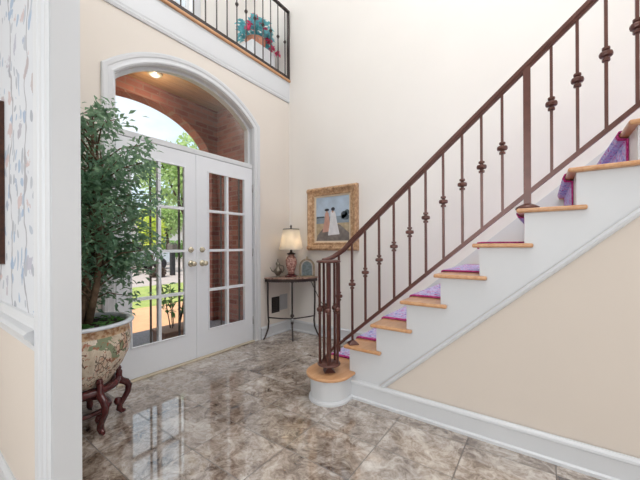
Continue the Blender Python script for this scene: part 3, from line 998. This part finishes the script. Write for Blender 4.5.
# ledge window
lw = bpy.data.objects.new('window_2', None); COL.objects.link(lw); lw.location = (-0.75, -1.45, WZ0)
struct(lw, 'white framed window high over the plant ledge', 'window')
rect = [(WY0, WZ0), (WY1, WZ0), (WY1, WZ1), (WY0, WZ1)]
MB().sweep(list(reversed(rect)), [(0, 0), (0, 0.012), (0.03, 0.02), (0.10, 0.024), (0.11, 0.018), (0.11, 0)], YZ(-0.75), closed=True).build('window_frame', M['white'], lw)
MB().sweep(rect, [(0, 0), (0, 0.03), (0.04, 0.03), (0.04, 0)], YZ(-0.83), closed=True).build('sash', M['white'], lw)
MB().box(-0.818, -0.814, WY0 + 0.03, WY1 - 0.03, WZ0 + 0.03, WZ1 - 0.03).build('window_pane', M['glass'], lw)

# plinth and potted flowers on the ledge
fx, fy = -0.30, -0.315
tag(MB().box(fx - 0.16, fx + 0.16, fy - 0.2, fy + 0.2, 3.37, 3.70).build('plinth', M['white'], bevel=0.006), 'white plinth on the ledge under the potted flowers', 'plinth')
pf = thing('potted_flowers', (fx, fy, 3.70), 'pot of crimson flowers with blue green leaves on the ledge plinth', 'flowers')
M['terra'] = mat_plain('pink_terracotta', (206, 142, 116), 0.7, var=0.18, scale=30)
MB().lathe([(0, 0), (0.10, 0), (0.125, 0.06), (0.135, 0.12), (0.14, 0.13), (0.128, 0.13), (0.12, 0.11), (0, 0.105)], (fx, fy, 3.70), 24).build('pot', M['terra'], pf)
lf = MB(); r_ = random.Random(5)
for _ in range(260):
    a = r_.uniform(0, 6.283); rr = 0.2 * math.sqrt(r_.random()); zz = 3.835 + 0.24 * r_.random() * (1.15 - rr / 0.2 * 0.5)
    q = Vector((fx + rr * math.cos(a), fy + rr * math.sin(a), zz))
    lf.leaf(q, Vector((math.cos(a) + r_.gauss(0, .5), math.sin(a) + r_.gauss(0, .5), r_.gauss(0, .5))), (0, 0, 1), 0.085, 0.06)
lf.build('foliage', M['teal_leaf'], pf, recalc=False)
for (dx, dy, dz) in ((0.1, -0.19, 0.22), (0.06, -0.1, 0.36), (0.02, 0.0, 0.42), (0.0, 0.07, 0.38), (0.14, 0.06, 0.24), (0.15, 0.10, 0.14), (0.16, 0.14, 0.04), (0.1, 0.12, 0.22), (-0.08, 0.02, 0.38), (0.12, -0.24, 0.14), (0.20, 0.22, 0.0)):
    c0 = Vector((fx + dx, fy + dy, 3.70 + dz)); pm = MB()
    for j in range(14):
        d = Vector((r_.gauss(0, 1), r_.gauss(0, 1), r_.gauss(0, 1))).normalized()
        pm.leaf(c0, d, Vector((r_.gauss(0, 1), r_.gauss(0, 1), 1)), 0.055, 0.042)
    pm.build('flower', M['petal'], pf, recalc=False)

# ------------------------------------------------------------------ corner console table
TX0, TY0, TR, TZ = 0.022, -0.022, 0.47, 0.742
tb = thing('corner_table', (0.25, -0.25, 0.0), 'quarter round wrought iron console table in the corner', 'table')
arc = [(TX0 + TR * math.cos(-PI / 2 * i / 24), TY0 + TR * math.sin(-PI / 2 * i / 24)) for i in range(25)]
k = NT('tan_mosaic_top')
n_, _ = k.noise(k.obj(), 30, 4, 0.6, 0.5)
k.base(k.ramp(n_, [(0.35, lin((112, 80, 68))), (0.6, lin((172, 142, 126)))]))
k.rough(0.25)
MB().prism([(TX0, TY0)] + arc, XY(0), TZ - 0.022, TZ).build('table_top', k.m, tb, bevel=0.006)
# apron of iron with a scalloped edge
ap = MB()
ring = []
for i in range(49):
    a = -PI / 2 * i / 48
    zlow = TZ - 0.052 - 0.006 * (i % 2)
    for rr in (TR - 0.012, TR - 0.026):
        ring.append((TX0 + rr * math.cos(a), TY0 + rr * math.sin(a), TZ - 0.022))
        ring.append((TX0 + rr * math.cos(a), TY0 + rr * math.sin(a), zlow))
fs = []
for i in range(48):
    o = i * 4; n_ = o + 4
    fs += [(o, o + 1, n_ + 1, n_), (o + 2, n_ + 2, n_ + 3, o + 3), (o + 1, o + 3, n_ + 3, n_ + 1), (o, n_, n_ + 2, o + 2)]
ap.faces(ring, fs)
ap.build('apron', M['iron_dark'], tb)
legs = [(-86, 'leg'), (-45, 'leg'), (-4, 'leg')]
for a, nm in legs:
    a = math.radians(a)
    def at(rr, z): return (TX0 + rr * math.cos(a), TY0 + rr * math.sin(a), z)
    MB().tube([at(TR - 0.03, TZ - 0.03), at(TR - 0.03, 0.45), at(TR - 0.035, 0.28), at(TR - 0.045, 0.2), at(TR - 0.035, 0.12), at(TR + 0.005, 0.05), at(TR + 0.035, 0.015), at(TR + 0.05, 0.006)], [0.012, 0.011, 0.010, 0.010, 0.010, 0.010, 0.010, 0.008], 8).build('leg', M['iron_dark'], tb)
sx = MB()
am = -PI / 4
node = Vector((TX0 + (TR - 0.045) * math.cos(am), TY0 + (TR - 0.045) * math.sin(am), 0.245))
cen = Vector((TX0 + 0.30 * math.cos(am), TY0 + 0.30 * math.sin(am), 0.245))
for a in (-86, -4):
    a = math.radians(a)
    e = Vector((TX0 + (TR - 0.04) * math.cos(a), TY0 + (TR - 0.04) * math.sin(a), 0.25))
    sx.tube([e, e.lerp(node, 0.5) + Vector((-0.03 * math.cos(am), -0.03 * math.sin(am), -0.01)), node], 0.008, 8)
sx.build('stretcher', M['iron_dark'], tb)
MB().lathe([(0, 0.1), (0.006, 0.09), (0.01, 0.06), (0.02, 0.045), (0.026, 0.03), (0.012, 0.02), (0.02, 0.0), (0.012, -0.03), (0.018, -0.05), (0.006, -0.08), (0, -0.09)], node, 14).build('finial', M['iron_dark'], tb)
MB().lathe([(0, 0), (0.022, 0), (0.02, 0.012), (0, 0.016)], node + Vector((0.018, -0.018, -0.012)), 14, axis=(0.7, -0.7, 0)).build('rosette', M['steel'], tb)

# table lamp
lx, ly = 0.235, -0.235
lp = thing('table_lamp', (lx, ly, TZ), 'pink floral jar table lamp with cream shade on the corner table', 'lamp')
MB().lathe([(0, 0), (0.075, 0), (0.078, 0.012), (0.068, 0.022), (0.05, 0.026), (0.05, 0.034), (0, 0.036)], (lx, ly, TZ), 8, smooth=False).build('base', M['redwood'], lp)
k = NT('pink_floral_porcelain')
n_, _ = k.noise(k.obj(), 40, 3, 0.6, 0.8)
k.base(k.ramp(n_, [(0.38, lin((126, 76, 72))), (0.5, lin((186, 136, 124))), (0.62, lin((222, 190, 174)))]))
k.rough(0.2)
MB().lathe([(0, 0.036), (0.042, 0.036), (0.04, 0.06), (0.058, 0.11), (0.07, 0.16), (0.07, 0.20), (0.055, 0.24), (0.036, 0.258), (0.04, 0.275), (0, 0.276)], (lx, ly, TZ), 20).build('body', k.m, lp)
MB().lathe([(0, 0.276), (0.052, 0.276), (0.054, 0.288), (0.03, 0.296), (0.016, 0.305), (0.014, 0.335), (0.02, 0.345), (0, 0.35)], (lx, ly, TZ), 20).build('neck', M['iron_dark'], lp)
k = NT('cream_linen_shade')
n_, _ = k.noise(k.mapping(k.obj(), (1, 1, 60)), 20, 2)
k.base(k.ramp(n_, [(0.3, lin((232, 222, 204))), (0.7, lin((240, 232, 218)))]))
k.rough(0.85, 0, 0.1)
_o = k.t.nodes['Material Output']
_t = k.n('ShaderNodeBsdfTranslucent')
_t.inputs['Color'].default_value = lin((238, 226, 206))
_x = k.n('ShaderNodeMixShader')
_x.inputs[0].default_value = 0.35
k.l(k.b.outputs[0], _x.inputs[1]); k.l(_t.outputs[0], _x.inputs[2]); k.l(_x.outputs[0], _o.inputs['Surface'])
_d = bpy.data.lights.new('lamp_fill', 'POINT'); _d.energy = 2.4; _d.color = (1.0, 0.94, 0.86); _d.shadow_soft_size = 0.035  # low glow added inside the shade to brighten the table corner
_b = bpy.data.objects.new('lamp_fill', _d); COL.objects.link(_b); _b.location = (lx, ly, TZ + 0.43)
MB().lathe([(0.150, 0.335), (0.100, 0.585), (0.097, 0.585), (0.147, 0.335), (0.150, 0.335)], (lx, ly, TZ), 32).build('lamp_shade', k.m, lp)
MB().lathe([(0, 0.346), (0.143, 0.346), (0.143, 0.350), (0, 0.350)], (lx, ly, TZ), 32).build('added_diffuser', k.m, lp)  # unseen disc added to soften the lamp glow mirrored in the floor
MB().lathe([(0.100, 0.583), (0.103, 0.583), (0.102, 0.592), (0.098, 0.592), (0.098, 0.583)], (lx, ly, TZ), 32).build('shade_rim', M['iron_dark'], lp)
hp = MB()
hp.tube([(lx, ly, TZ + 0.345), (lx, ly, TZ + 0.60)], 0.004, 6)
for a in (0.4, 0.4 + PI * 2 / 3, 0.4 + PI * 4 / 3):
    hp.tube([(lx, ly, TZ + 0.588), (lx + 0.098 * math.cos(a), ly + 0.098 * math.sin(a), TZ + 0.586)], 0.003, 6)
hp.build('harp', M['brass'], lp)
MB().lathe([(0.004, 0.59), (0.010, 0.598), (0.008, 0.61), (0.013, 0.622), (0.006, 0.64), (0, 0.645)], (lx, ly, TZ), 12).build('finial', M['iron_dark'], lp)

# small ornament left of the lamp: pewter pot with upright leaves
ox, oy = 0.150, -0.385
M['pewter'] = mat_plain('aged_pewter', (120, 112, 100), 0.35, 0.7, 0.2, 30)
og = thing('pewter_ornament', (ox, oy, TZ), 'small aged pewter ornament left of the lamp on the corner table', 'ornament')
MB().lathe([(0, 0), (0.036, 0), (0.038, 0.006), (0.018, 0.018), (0.03, 0.034), (0.05, 0.065), (0.048, 0.09), (0.024, 0.115), (0.018, 0.14), (0.027, 0.165), (0.024, 0.166), (0, 0.13)], (ox, oy, TZ), 20).build('body', M['pewter'], og)
MB().tube([(ox - 0.03, oy - 0.02, TZ + 0.06), (ox - 0.06, oy - 0.045, TZ + 0.08), (ox - 0.075, oy - 0.055, TZ + 0.12)], [0.01, 0.007, 0.005], 8).build('spout', M['pewter'], og)
MB().tube([(ox + 0.018, oy + 0.013, TZ + 0.15), (ox + 0.055, oy + 0.04, TZ + 0.135), (ox + 0.06, oy + 0.044, TZ + 0.09), (ox + 0.042, oy + 0.03, TZ + 0.055)], 0.005, 8).build('handle', M['pewter'], og)
MB().lathe([(0.026, 0.165), (0.018, 0.18), (0.006, 0.19), (0.004, 0.205), (0.008, 0.214), (0, 0.222)], (ox, oy, TZ), 14).build('lid', M['pewter'], og)

# little arched lantern-like ornament right of the lamp
gx, gy = 0.405, -0.135
M['bronze'] = mat_plain('antique_bronze', (150, 134, 112), 0.4, 0.5, 0.2, 30)
gn = thing('arched_ornament', (gx, gy, TZ + 0.002), 'small arched bronze ornament right of the lamp on the corner table', 'ornament')
Rg = Matrix.Rotation(math.radians(38), 3, 'Z')
def G3(a, b, d):
    a, b = a * 1.22, b * 1.12
    v = Rg @ Vector((a, -d, 0))
    return (gx + v.x, gy + v.y, TZ + 0.002 + b)
apath = [(-0.062, 0.012), (-0.062, 0.11)] + [(-0.062 * math.cos(PI * i / 12), 0.11 + 0.07 * math.sin(PI * i / 12)) for i in range(1, 12)] + [(0.062, 0.11), (0.062, 0.012)]
MB().sweep(list(reversed(apath)), [(0, 0), (0, 0.02), (-0.018, 0.022), (-0.018, 0)], G3, closed=True).build('frame', M['bronze'], gn)
MB().prism([(a * 0.8, 0.012 + (b_ - 0.012) * 0.92) for a, b_ in apath], G3, 0.004, 0.008).build('panel', mat_plain('grey_green_picture', (110, 122, 124), 0.4, var=0.4, scale=40), gn)
ft = MB()
ft.prism([(-0.075, 0.0), (0.075, 0.0), (0.075, 0.012), (-0.075, 0.012)], G3, -0.02, 0.045)
ft.build('base', M['bronze'], gn)
MB().lathe([(0.0, 0), (0.01, 0.004), (0.006, 0.014), (0.011, 0.022), (0, 0.032)], G3(0, 0.196, 0.011), 10).build('finial', M['bronze'], gn)
# tray under it
def T3(a, b, d):
    v = Rg @ Vector((a, b, 0))
    return (gx - 0.02 + v.x, gy - 0.07 + v.y, TZ + d)

# vent on the front wall
vt = thing('wall_vent', (0.0, -0.275, 0.375), 'black slotted vent low on the front wall under the corner table', 'vent')
MB().box(0.0, 0.006, -0.345, -0.205, 0.275, 0.475).build('frame', M['black'], vt, bevel=0.002)
for i in range(8):
    MB().box(0.006, 0.010, -0.335, -0.215, 0.288 + i * 0.022, 0.300 + i * 0.022).build('slat', M['iron_dark'], vt)
# steel plate beside the vent
tag(MB().box(0.0, 0.004, -0.195, -0.05, 0.29, 0.49).build('access_plate', mat_plain('pale_grey_plate', (184, 186, 188), 0.4, 0.2), bevel=0.001), 'pale grey cover plate beside the black vent', 'cover plate')

# outlet on the back wall with the lamp's plug and cord
ol = thing('wall_outlet', (0.60, 0.0, 0.40), 'small white outlet on the back wall right of the corner table', 'outlet')
MB().box(0.565, 0.635, -0.006, 0.0, 0.345, 0.455).build('cover', M['white'], ol, bevel=0.002)
cd = thing('lamp_cord', (0.5, -0.05, 0.0), 'thin dark lamp cord hanging from the table to its black plug', 'cord')
MB().tube([(0.33, -0.03, TZ - 0.03), (0.40, -0.035, 0.66), (0.48, -0.045, 0.54), (0.545, -0.05, 0.44), (0.585, -0.045, 0.40)], 0.004, 6).build('cable', M['black'], cd)
MB().box(0.575, 0.625, -0.05, -0.006, 0.365, 0.415).build('plug', M['black'], cd, bevel=0.006)

# ------------------------------------------------------------------ painting on the back wall
FX0, FX1, FZ0, FZ1 = 0.345, 1.062, 1.065, 1.838
pt = thing('framed_painting', ((FX0 + FX1) / 2, 0.0, FZ0), 'gilt framed painting of two women in long dresses by the shore', 'painting')
k = NT('antique_gilt')
n_, _ = k.noise(k.obj(), 30, 5, 0.7)
k.base(k.ramp(n_, [(0.3, lin((150, 112, 82))), (0.5, lin((196, 158, 122))), (0.7, lin((226, 196, 162)))]))
k.rough(0.4, 0.35)
k.bump(n_, 0.5, 0.01)
M['gilt'] = k.m
rect = [(FX0, FZ0), (FX1, FZ0), (FX1, FZ1), (FX0, FZ1)]
fp = [(0, 0.0), (0, 0.045), (0.012, 0.06), (0.026, 0.062), (0.04, 0.05), (0.07, 0.034), (0.088, 0.036), (0.098, 0.028), (0.098, 0.0)]
fo = MB(); fo.sweep(rect, fp, XZ(-0.002), closed=True)
fo.build('frame', M['gilt'], pt)
for ax, az in ((FX0, FZ0), (FX1, FZ0), (FX1, FZ1), (FX0, FZ1), ((FX0 + FX1) / 2, FZ0), ((FX0 + FX1) / 2, FZ1)):
    o_ = MB()
    ux = 1 if ax < 0.7 - 0.05 else (-1 if ax > 0.75 else 0)
    uz = 1 if az < 1.4 else -1
    cx0, cz0 = ax + ux * 0.035, az + uz * 0.035
    for j in range(7):
        t_ = 2 * PI * j / 7
        o_.lathe([(0, 0.014), (0.009, 0.01), (0.014, 0), (0.009, -0.006), (0, -0.008)], (cx0 + 0.022 * math.cos(t_), -0.062, cz0 + 0.02 * math.sin(t_)), 8, axis=(0, -1, 0))
    o_.lathe([(0, 0.02), (0.012, 0.014), (0.018, 0), (0, -0.01)], (cx0, -0.062, cz0), 10, axis=(0, -1, 0))
    o_.build('ornament', M['gilt'], pt)
ins = 0.098
rect2 = [(FX0 + ins, FZ0 + ins), (FX1 - ins, FZ0 + ins), (FX1 - ins, FZ1 - ins), (FX0 + ins, FZ1 - ins)]
MB().sweep(rect2, [(-0.004, 0.0), (-0.004, 0.024), (0.02, 0.018), (0.02, 0.0)], XZ(-0.002), closed=True).build('liner', mat_plain('cream_linen_liner', (222, 206, 182), 0.8), pt)
CX0, CX1, CZ0, CZ1 = FX0 + ins + 0.014, FX1 - ins - 0.014, FZ0 + ins + 0.014, FZ1 - ins - 0.014
mats = [mat_plain('art_sky', (186, 204, 222), 0.6, var=0.12, scale=9), mat_plain('art_sea', (142, 156, 168), 0.6, var=0.15, scale=14),
        mat_plain('art_path', (128, 120, 116), 0.6, var=0.3, scale=16), mat_plain('art_grass', (188, 170, 140), 0.6, var=0.25, scale=20),
        mat_plain('art_white_dress', (232, 232, 236), 0.6, var=0.08, scale=20), mat_plain('art_pink_dress', (210, 164, 148), 0.6, var=0.12, scale=20),
        mat_plain('art_dark', (56, 58, 70), 0.6, var=0.2, scale=20), mat_plain('art_skin', (206, 168, 146), 0.6), mat_plain('art_tree', (92, 104, 112), 0.6, var=0.4, scale=24)]
cv = MB()
def patch(pts, mi, layer):
    vs = [(CX0 + (CX1 - CX0) * a, -0.012 - 0.0006 * layer, CZ0 + (CZ1 - CZ0) * b_) for a, b_ in pts]
    cv.faces(vs, [tuple(range(len(vs)))], mi)
def blob(cx, cz, rx, rz, mi, layer, n=14):
    patch([(cx + rx * math.cos(2 * PI * i / n), cz + rz * math.sin(2 * PI * i / n)) for i in range(n)], mi, layer)
patch([(0, 0.55), (1, 0.55), (1, 1), (0, 1)], 0, 0)
patch([(0, 0.40), (1, 0.40), (1, 0.55), (0, 0.55)], 1, 0)
patch([(0, 0), (1, 0), (1, 0.40), (0, 0.40)], 3, 0)
patch([(0.0, 0.0), (1.0, 0.0), (1.0, 0.16), (0.72, 0.36), (0.5, 0.40), (0.30, 0.36), (0.05, 0.14)], 2, 1)
for a, b_, rx, rz in ((0.84, 0.58, 0.09, 0.07), (0.92, 0.62, 0.07, 0.06), (0.88, 0.52, 0.11, 0.06), (0.80, 0.53, 0.06, 0.05)):
    blob(a, b_, rx, rz, 8, 2)
patch([(0.02, 0.52), (0.26, 0.53), (0.26, 0.56), (0.02, 0.56)], 8, 2)
patch([(0.20, 0.20), (0.46, 0.22), (0.42, 0.44), (0.39, 0.64), (0.29, 0.64), (0.26, 0.44)], 5, 3)
blob(0.34, 0.655, 0.028, 0.035, 7, 4)
blob(0.34, 0.70, 0.07, 0.03, 6, 5)
patch([(0.37, 0.13), (0.71, 0.15), (0.64, 0.42), (0.585, 0.66), (0.45, 0.66), (0.43, 0.42)], 4, 6)
blob(0.515, 0.665, 0.028, 0.035, 7, 7)
blob(0.525, 0.71, 0.055, 0.04, 6, 8)
cv.build('canvas', mats, pt, recalc=False)

# dark framed picture on the papered wall, mostly out of frame
pc = thing('wall_picture', (0.55, PF, 1.045), 'dark framed picture on the floral wallpaper at the left edge', 'picture')
rect = [(0.25, 1.045), (0.775, 1.045), (0.775, 1.79), (0.25, 1.79)]
MB().sweep(rect, [(0, 0), (0, 0.022), (0.02, 0.026), (0.05, 0.014), (0.05, 0)], XZ(PF - 0.001), closed=True).build('frame', mat_wood('dark_mahogany', (52, 28, 20), (84, 46, 30)), pc)
MB().box(0.29, 0.74, PF - 0.008, PF - 0.004, 1.085, 1.75).build('print', mat_plain('sepia_print', (196, 176, 146), 0.6, var=0.3, scale=10), pc)

# ------------------------------------------------------------------ planter stand and potted ficus
PX, PY = 0.427, -2.446
sd = thing('planter_stand', (PX, PY, 0.0), 'dark rosewood stand with scrolled legs under the porcelain planter', 'stand')
MB().lathe([(0.150, 0.235), (0.196, 0.235), (0.204, 0.246), (0.200, 0.262), (0.188, 0.270), (0.150, 0.270), (0.150, 0.235)], (PX, PY, 0), 40).build('top_ring', M['redwood'], sd)
MB().lathe([(0.128, 0.098), (0.150, 0.098), (0.154, 0.108), (0.150, 0.120), (0.128, 0.120), (0.128, 0.098)], (PX, PY, 0), 40).build('lower_ring', M['redwood'], sd)
a0 = math.atan2(-2.414 - PY, 0.648 - PX)
for i in range(5):
    a = a0 + 2 * PI / 5 * i
    def at(rr, z): return (PX + rr * math.cos(a), PY + rr * math.sin(a), z)
    lg = MB()
    lg.tube([at(0.188, 0.31), at(0.196, 0.285), at(0.192, 0.25), at(0.206, 0.222), at(0.236, 0.205), at(0.252, 0.178), at(0.246, 0.135), at(0.222, 0.095), at(0.200, 0.064), at(0.196, 0.036), at(0.212, 0.016), at(0.232, 0.016)], [0.013, 0.019, 0.022, 0.023, 0.022, 0.021, 0.019, 0.018, 0.019, 0.020, 0.016, 0.010], 10)
    lg.lathe([(0, -0.02), (0.014, -0.016), (0.021, 0), (0.014, 0.016), (0, 0.02)], at(0.19, 0.31), 10)
    lg.lathe([(0, -0.026), (0.018, -0.02), (0.025, 0), (0.018, 0.02), (0, 0.026)], at(0.188, 0.09), 10)
    lg.build('leg', M['redwood'], sd)

fc = thing('potted_ficus', (PX, PY, 0.27), 'tall leafy ficus tree in a painted porcelain bowl beside the doors', 'plant')
prof = [(0, 0.272), (0.150, 0.272), (0.158, 0.276), (0.172, 0.31), (0.216, 0.375), (0.250, 0.45), (0.262, 0.52), (0.258, 0.57), (0.250, 0.600), (0.252, 0.622), (0.262, 0.634)]
pot = MB().lathe(prof, (PX, PY, 0), 56).build('pot', M['porcelain'], fc)
MB().lathe([(0.262, 0.634), (0.276, 0.638), (0.281, 0.646), (0.276, 0.655), (0.258, 0.658), (0.240, 0.654), (0.236, 0.640), (0.234, 0.60)], (PX, PY, 0), 56).build('rim', M['rim_glaze'], pot)
MB().lathe([(0, 0.634), (0.12, 0.632), (0.236, 0.622), (0.236, 0.60), (0, 0.60)], (PX, PY, 0), 32).build('soil', M['soil'], fc)
r_ = random.Random(42)
moss = MB()
for _ in range(90):
    a = r_.uniform(0, 6.283); rr = 0.21 * math.sqrt(r_.random())
    moss.leaf((PX + rr * math.cos(a), PY + rr * math.sin(a), 0.634), (r_.gauss(0, 1), r_.gauss(0, 1), 0.35), (0, 0, 1), 0.05, 0.03)
moss.build('ground_cover', M['plant_green'], fc, recalc=False)
tips = []
stems = [((0.0, -0.01), (0.02, 0.05), (0.03, 0.05), 1.98), ((-0.02, -0.045), (-0.05, -0.08), (-0.06, -0.10), 1.88), ((0.03, 0.02), (0.12, 0.06), (0.09, 0.05), 1.78), ((-0.03, 0.03), (-0.08, 0.08), (-0.12, 0.16), 1.70)]
YMIN, XMIN = -2.735, 0.03
for (b0, b1, b2, zt_) in stems:
    t = MB()
    p0 = Vector((PX + b0[0], PY + b0[1], 0.62)); p1 = Vector((PX + b1[0], PY + b1[1], 1.15)); p2 = Vector((PX + b2[0], PY + b2[1], zt_))
    pts = [p0, p0.lerp(p1, 0.5) + Vector((r_.uniform(-.012, .012), r_.uniform(-.012, .012), 0)), p1, p1.lerp(p2, 0.5) + Vector((r_.uniform(-.02, .02), r_.uniform(-.02, .02), 0)), p2]
    t.tube(pts, [0.022, 0.019, 0.016, 0.011, 0.005], 10)
    for j in range(34):
        s_ = 0.14 + 0.84 * j / 33.0
        if s_ < 0.5: base = p0.lerp(p1, s_ * 2)
        else: base = p1.lerp(p2, s_ * 2 - 1)
        a = r_.uniform(0, 6.283)
        env = 0.34 * min(1.0, (2.22 - base.z) / 0.75) if base.z > 0.75 else 0.22
        ln = env * r_.uniform(0.6, 1.1)
        tip = base + Vector((math.cos(a) * ln, math.sin(a) * ln, r_.uniform(0.02, 0.22)))
        tip.y = max(tip.y, YMIN + 0.06); tip.x = max(tip.x, XMIN + 0.06)
        mid = base.lerp(tip, 0.5) + Vector((0, 0, 0.04))
        t.tube([base, mid, tip], [0.006, 0.004, 0.002], 5)
        tips.append((base, mid, tip))
    t.build('trunk', M['bark'], fc)
fl = MB()
for (base, mid, tip) in tips:
    nl = 50
    for j in range(nl):
        s_ = 1.08 - 0.75 * r_.random() ** 1.6
        q = base.lerp(mid, s_ * 2) if s_ < 0.5 else mid.lerp(tip, s_ * 2 - 1)
        q = q + Vector((r_.gauss(0, .034), r_.gauss(0, .034), r_.gauss(-0.02, .042)))
        d = (tip - base).normalized() * 0.6 + Vector((r_.gauss(0, .7), r_.gauss(0, .7), r_.gauss(-0.35, .5)))
        L = r_.uniform(0.038, 0.066)
        d.normalize()
        e = q + d * L
        if min(q.y, e.y) < YMIN or min(q.x, e.x) < XMIN: continue
        fl.leaf(q, d, Vector((r_.gauss(0, .6), r_.gauss(0, .6), 1)), L, L * 0.42)
fl.build('foliage', M['ficus'], fc, recalc=False)
